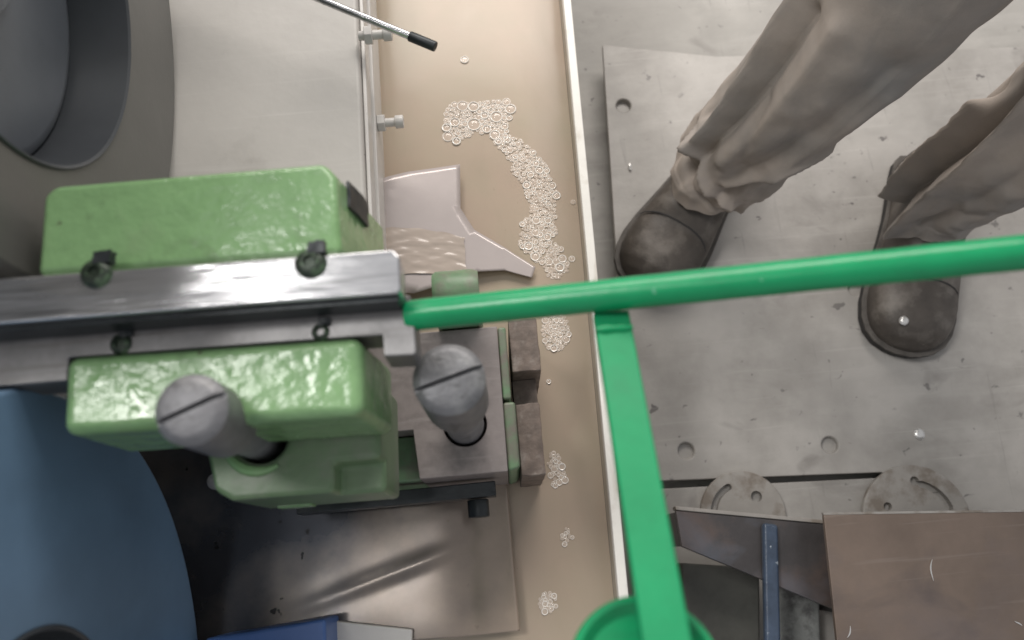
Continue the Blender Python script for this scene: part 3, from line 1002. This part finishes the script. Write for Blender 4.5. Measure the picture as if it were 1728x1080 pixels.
# seat of the trousers closes the two legs (above the picture)
rings = []
for t in range(9):
    a = -math.pi / 2 + math.pi * t / 8 * 0.8
    rings.append([bm.verts.new((0.565 + 0.185 * math.cos(a) * math.cos(2 * math.pi * k / 40), 0.545 + 0.135 * math.cos(a) * math.sin(2 * math.pi * k / 40), 0.92 + 0.14 * math.sin(a))) for k in range(40)])
for a, b in zip(rings, rings[1:]):
    for k in range(40):
        bm.faces.new((a[k], a[(k + 1) % 40], b[(k + 1) % 40], b[k]))
trs = obj('trousers', bm, 'trouser', per, smooth=True)
trs.modifiers.clear()
sm = trs.modifiers.new('thick', 'SOLIDIFY')
sm.thickness = 0.002
sm.offset = -1


def shoe(toe, heel, w, chip=None):
    toe, heel = Vector((toe[0], toe[1], 0)), Vector((heel[0], heel[1], 0))
    d = (toe - heel)
    L_ = d.length
    d.normalize()
    s = Vector((-d.y, d.x, 0))
    def thick(pr, n_=4):
        out_ = []
        for a_, b_ in zip(pr, pr[1:]):
            out_ += [tuple(p_ + (q_ - p_) * i_ / n_ for p_, q_ in zip(a_, b_)) for i_ in range(n_)]
        return out_ + [pr[-1]]
    prof = [(0.0, 0.25, 0.050), (0.015, 0.55, 0.075), (0.05, 0.66, 0.098), (0.12, 0.70, 0.105), (0.22, 0.72, 0.108), (0.34, 0.74, 0.107), (0.45, 0.80, 0.096), (0.56, 0.88, 0.080), (0.68, 0.97, 0.066), (0.78, 1.0, 0.060),
            (0.86, 0.95, 0.058), (0.92, 0.83, 0.053), (0.965, 0.62, 0.044), (0.99, 0.36, 0.034), (1.0, 0.16, 0.028)]
    prof = thick(prof)
    b = bmesh.new()
    rr = []
    n = 28
    for t, ww, h in prof:
        ring = []
        for k in range(n):
            a = math.pi * 2 * k / n
            cx, sz = math.cos(a), math.sin(a)
            x = math.copysign(abs(cx) ** 0.8, cx) * w / 2 * ww
            cre = 0.0028 * math.sin(t * 95 + cx * 1.6) * math.exp(-((t - 0.56) / 0.07) ** 2) * max(0, sz)
            dent = -0.004 * math.exp(-((t - 0.70) / 0.035) ** 2) * max(0, sz)
            z = 0.016 + (h - 0.016) * (max(0, sz) ** 0.72) + cre + dent
            if sz < 0:
                z = 0.014
            side = (0.06 * w * math.sin(t * math.pi))
            ring.append(b.verts.new(heel + d * (t * L_) + s * (x + side * 0.3) + Vector((0, 0, z))))
        rr.append(ring)
    for p, q in zip(rr, rr[1:]):
        for k in range(n):
            b.faces.new((p[k], p[(k + 1) % n], q[(k + 1) % n], q[k]))
    b.faces.new(rr[0])
    b.faces.new(rr[-1][::-1])
    o = obj('shoe', b, 'shoe', per, smooth=True)
    o.modifiers.clear()
    ss = o.modifiers.new('sub', 'SUBSURF')
    ss.levels = ss.render_levels = 1
    out = [heel + d * (t * L_) + s * (w / 2 * ww * 1.05 + 0.018 * w * math.sin(t * math.pi)) for t, ww, h in prof] + [heel + d * (t * L_) - s * (w / 2 * ww * 1.05 - 0.018 * w * math.sin(t * math.pi)) for t, ww, h in reversed(prof)]
    mid = (toe + heel) / 2
    obj('sole', prism_bm([mid + (p_ - mid) * 1.035 for p_ in out], 0.0145, 0.0006), 'sole', o, bevel=0.003)
    obj('welt', prism_bm([mid + (p_ - mid) * 1.045 for p_ in out], 0.0185, 0.0148), 'welt', o, bevel=0.0012)
    # stitched toe cap seam
    sb = bmesh.new()
    prev = None
    for k in range(13):
        a = math.pi * (0.06 + 0.88 * k / 12)
        x = math.copysign(abs(math.cos(a)) ** 0.8, math.cos(a)) * w / 2 * 0.985
        z = 0.017 + (0.0620 - 0.016) * (math.sin(a) ** 0.72)
        p = heel + d * ((0.735 - 0.05 * math.sin(a)) * L_) + s * x + Vector((0, 0, z))
        ring = [sb.verts.new(p + Vector((0, 0, 0.0009 * math.sin(q)) ) + d * 0.0013 * math.cos(q)) for q in (0, math.pi / 2, math.pi, 3 * math.pi / 2)]
        if prev:
            for m_ in range(4):
                sb.faces.new((prev[m_], prev[(m_ + 1) % 4], ring[(m_ + 1) % 4], ring[m_]))
        prev = ring
    obj('toe_seam', sb, 'sole', o, smooth=True)
    return o


t1 = P(1082, 478, 0.03)
h1 = P(1215, 262, 0.05)
dd = (h1 - t1).normalized()
s1 = shoe(t1, t1 + dd * 0.275, 0.108)
t2 = P(1532, 588, 0.03)
h2 = P(1572, 330, 0.05)
dd = (h2 - t2).normalized()
s2 = shoe(t2, t2 + dd * 0.275, 0.112)
q = P(1527, 540, 0.058)
bm = bmesh.new()
bmesh.ops.create_icosphere(bm, subdivisions=2, radius=0.0062, matrix=Matrix.Translation((q.x, q.y, 0.0555)) @ Matrix.Diagonal((1, 1, 0.55, 1)))
for v in bm.verts:
    v.co += noise.noise_vector(v.co * 300) * 0.0008
obj('eyelet', bm, 'chip', s2, smooth=True)

# ================================================================== LOWER RIGHT: sheets and scrap
def flange(c, ro, slots, holes, label):
    b = tube_bm([(0, ro - 0.001), (0.001, ro), (0.008, ro), (0.009, ro - 0.001)], (c.x, c.y, 0.0005), (0, 0, 1), 64)
    o = obj('round_flange', b, 'flange')
    cs = []
    for a0, a1, rc, w in slots:
        b = bmesh.new()
        n = 14
        outer = [(c.x + (rc + w) * math.cos(R(a0 + (a1 - a0) * k / n)), c.y + (rc + w) * math.sin(R(a0 + (a1 - a0) * k / n))) for k in range(n + 1)]
        inner = [(c.x + (rc - w) * math.cos(R(a0 + (a1 - a0) * k / n)), c.y + (rc - w) * math.sin(R(a0 + (a1 - a0) * k / n))) for k in range(n, -1, -1)]
        cs.append(prism_bm(outer + inner, 0.03, -0.03))
        for ae in (a0, a1):
            cs.append(tube_bm([(0, w * 0.99), (0.06, w * 0.99)], (c.x + rc * math.cos(R(ae)), c.y + rc * math.sin(R(ae)), -0.03), (0, 0, 1), 20))
    for a, rc, r in holes:
        cs.append(tube_bm([(0, r), (0.05, r)], (c.x + rc * math.cos(R(a)), c.y + rc * math.sin(R(a)), -0.03), (0, 0, 1), 20))
    cut(o, cs)
    smooth_only(o, 40)
    return tag(o, label, 'flange', 'cut flanges on the floor')


c = P(1250, 868, -0.004)
flange(c, 0.052, [(112, 172, 0.036, 0.0042)], [(45, 0.027, 0.007)], 'smaller round steel flange with one arc slot half under the strip plate')
c = P(1540, 878, -0.004)
flange(c, 0.066, [(15, 72, 0.044, 0.0042)], [(82, 0.047, 0.0055), (150, 0.038, 0.005)], 'larger round steel flange with curved slot half under the brown sheet')

ST = thing('strip_bench', (0.26, -0.02, -0.012), 'blackened steel strip on legs beside the brown sheet', 'bench')
sp = pxpoly([(1140, 861), (1388, 884), (1392, 1022), (1150, 922)], 0.10)
sp[1] = sp[1] + (sp[1] - sp[0]) * 0.15
sp[2] = sp[2] + (sp[2] - sp[3]) * 0.15
obj('strip', prism_bm(sp, 0.10, 0.092), 'slate', ST, bevel=0.0012)
e0, e1 = sp[0], sp[1]
off = Vector((0, 0.0045, 0))
obj('edge_flat', prism_bm([e0 + Vector((0, 0.0003, 0)), e1 + Vector((0, 0.0003, 0)), e1 + off, e0 + off], 0.1015, 0.085), 'flange', ST, bevel=0.0008)
obj('leg', prism_bm([sp[3], sp[3] + Vector((0.006, 0.001, 0)), sp[0] + Vector((0.006, -0.002, 0)), sp[0] + Vector((0, -0.002, 0))], 0.0915, -0.0008), 'slate', ST)
obj('leg', prism_bm([sp[2], sp[2] + Vector((0.006, 0.001, 0)), sp[1] + Vector((0.006, -0.002, 0)), sp[1] + Vector((0, -0.002, 0))], 0.0915, -0.0008), 'slate', ST)

BR = thing('brown_sheet', (0.5, -0.15, -0.012), 'large brown rusty steel sheet on low supports with a bright worn edge', 'steel sheet')
pts = [P(1390, 869, 0.15), P(1728, 873, 0.15) + Vector((0.35, -0.02, 0)), Vector((0.93, -0.5, 0)), Vector((0.29, -0.5, 0))]
o = obj('sheet', prism_bm(pts, 0.15, 0.144), 'brown', BR, bevel=0.0008)
for x0 in (0.42, 0.70):
    obj('support', box_bm(x0, x0 + 0.05, -0.49, -0.03, -0.0008, 0.1437), 'slate', BR)
q0, q1 = pts[0], pts[1]
obj('bright_edge', prism_bm([q0 + Vector((0, 0.0002, 0)), q1 + Vector((0, 0.0002, 0)), q1 + Vector((0, 0.0026, 0)), q0 + Vector((0, 0.0026, 0))], 0.1495, 0.1445), 'flange', BR)
for px, py, l, a, lab in ((1574, 962, 0.021, 75, 'longest bright metal shaving lying on the brown sheet'), (1432, 1066, 0.012, 60, 'short bright shaving on the brown sheet toward the concrete slab'),
                          (1718, 1052, 0.008, 130, 'tiniest bright metal speck on the brown sheet')):
    q = P(px, py, 0.1504)
    cur = [(-l / 2 + l * k_ / 6, 0.12 * l * math.sin(k_ / 6 * 3.1 + a)) for k_ in range(7)]
    b = prism_bm([(x_, y_ - 0.0007 * math.sin(0.2 + k_ / 6 * 2.7)) for k_, (x_, y_) in enumerate(cur)] + [(x_, y_ + 0.0006 * math.sin(0.2 + k_ / 6 * 2.7)) for k_, (x_, y_) in reversed(list(enumerate(cur)))], 0.0007, 0)
    bmesh.ops.transform(b, matrix=Matrix.Translation(q) @ Matrix.Rotation(R(a), 4, 'Z'), verts=b.verts)
    tag(obj('metal_shaving', b, 'chip'), lab, 'shaving', 'metal shavings')
bb = pxpoly([(1288, 882), (1314, 885), (1316, 1100), (1292, 1100)], 0.112)
e = bb[3] - bb[0]
bb[3] = bb[0] + e * 2
bb[2] = bb[1] + e * 2
o = obj('blue_bar', prism_bm(bb, 0.112, 0.1006), 'bluebar', bevel=0.004)
tag(o, 'chipped blue painted bar laid across the blackened strip', 'bar')
o = obj('dark_box', prism_bm(pxpoly([(1150, 950), (1282, 958), (1284, 1180), (1160, 1180)], 0.04), 0.04, -0.0008), 'darkgreen', bevel=0.003)
tag(o, 'dark green box on the floor below the blackened strip', 'box')
bmc = prism_bm(pxpoly([(1312, 985), (1384, 1000), (1388, 1160), (1316, 1160)], 0.03), 0.03, -0.0008)
o = obj('rubble_slab', bmc, 'concrete', bevel=0.004)
tag(o, 'pale rough concrete slab between the blue bar and the brown sheet', 'slab')
# rivet and stray chips on the deck
q = P(1551, 733, 0.0)
o = obj('rivet', tube_bm([(0, 0.0075), (0.002, 0.006), (0.003, 0.003)], (q.x, q.y, 0.0002), (0, 0, 1), 20), 'chip', smooth=True)
tag(o, 'bright domed rivet set in the deck plate', 'rivet')
q = P(1063, 283, 0.0)
bm = bmesh.new()
bmesh.ops.create_icosphere(bm, subdivisions=1, radius=0.004, matrix=Matrix.Translation((q.x, q.y, 0.0022)) @ Matrix.Diagonal((0.6, 1.6, 0.5, 1)))
tag(obj('metal_chip', bm, 'chip'), 'tiny bright metal chip near the shoe', 'metal chip')
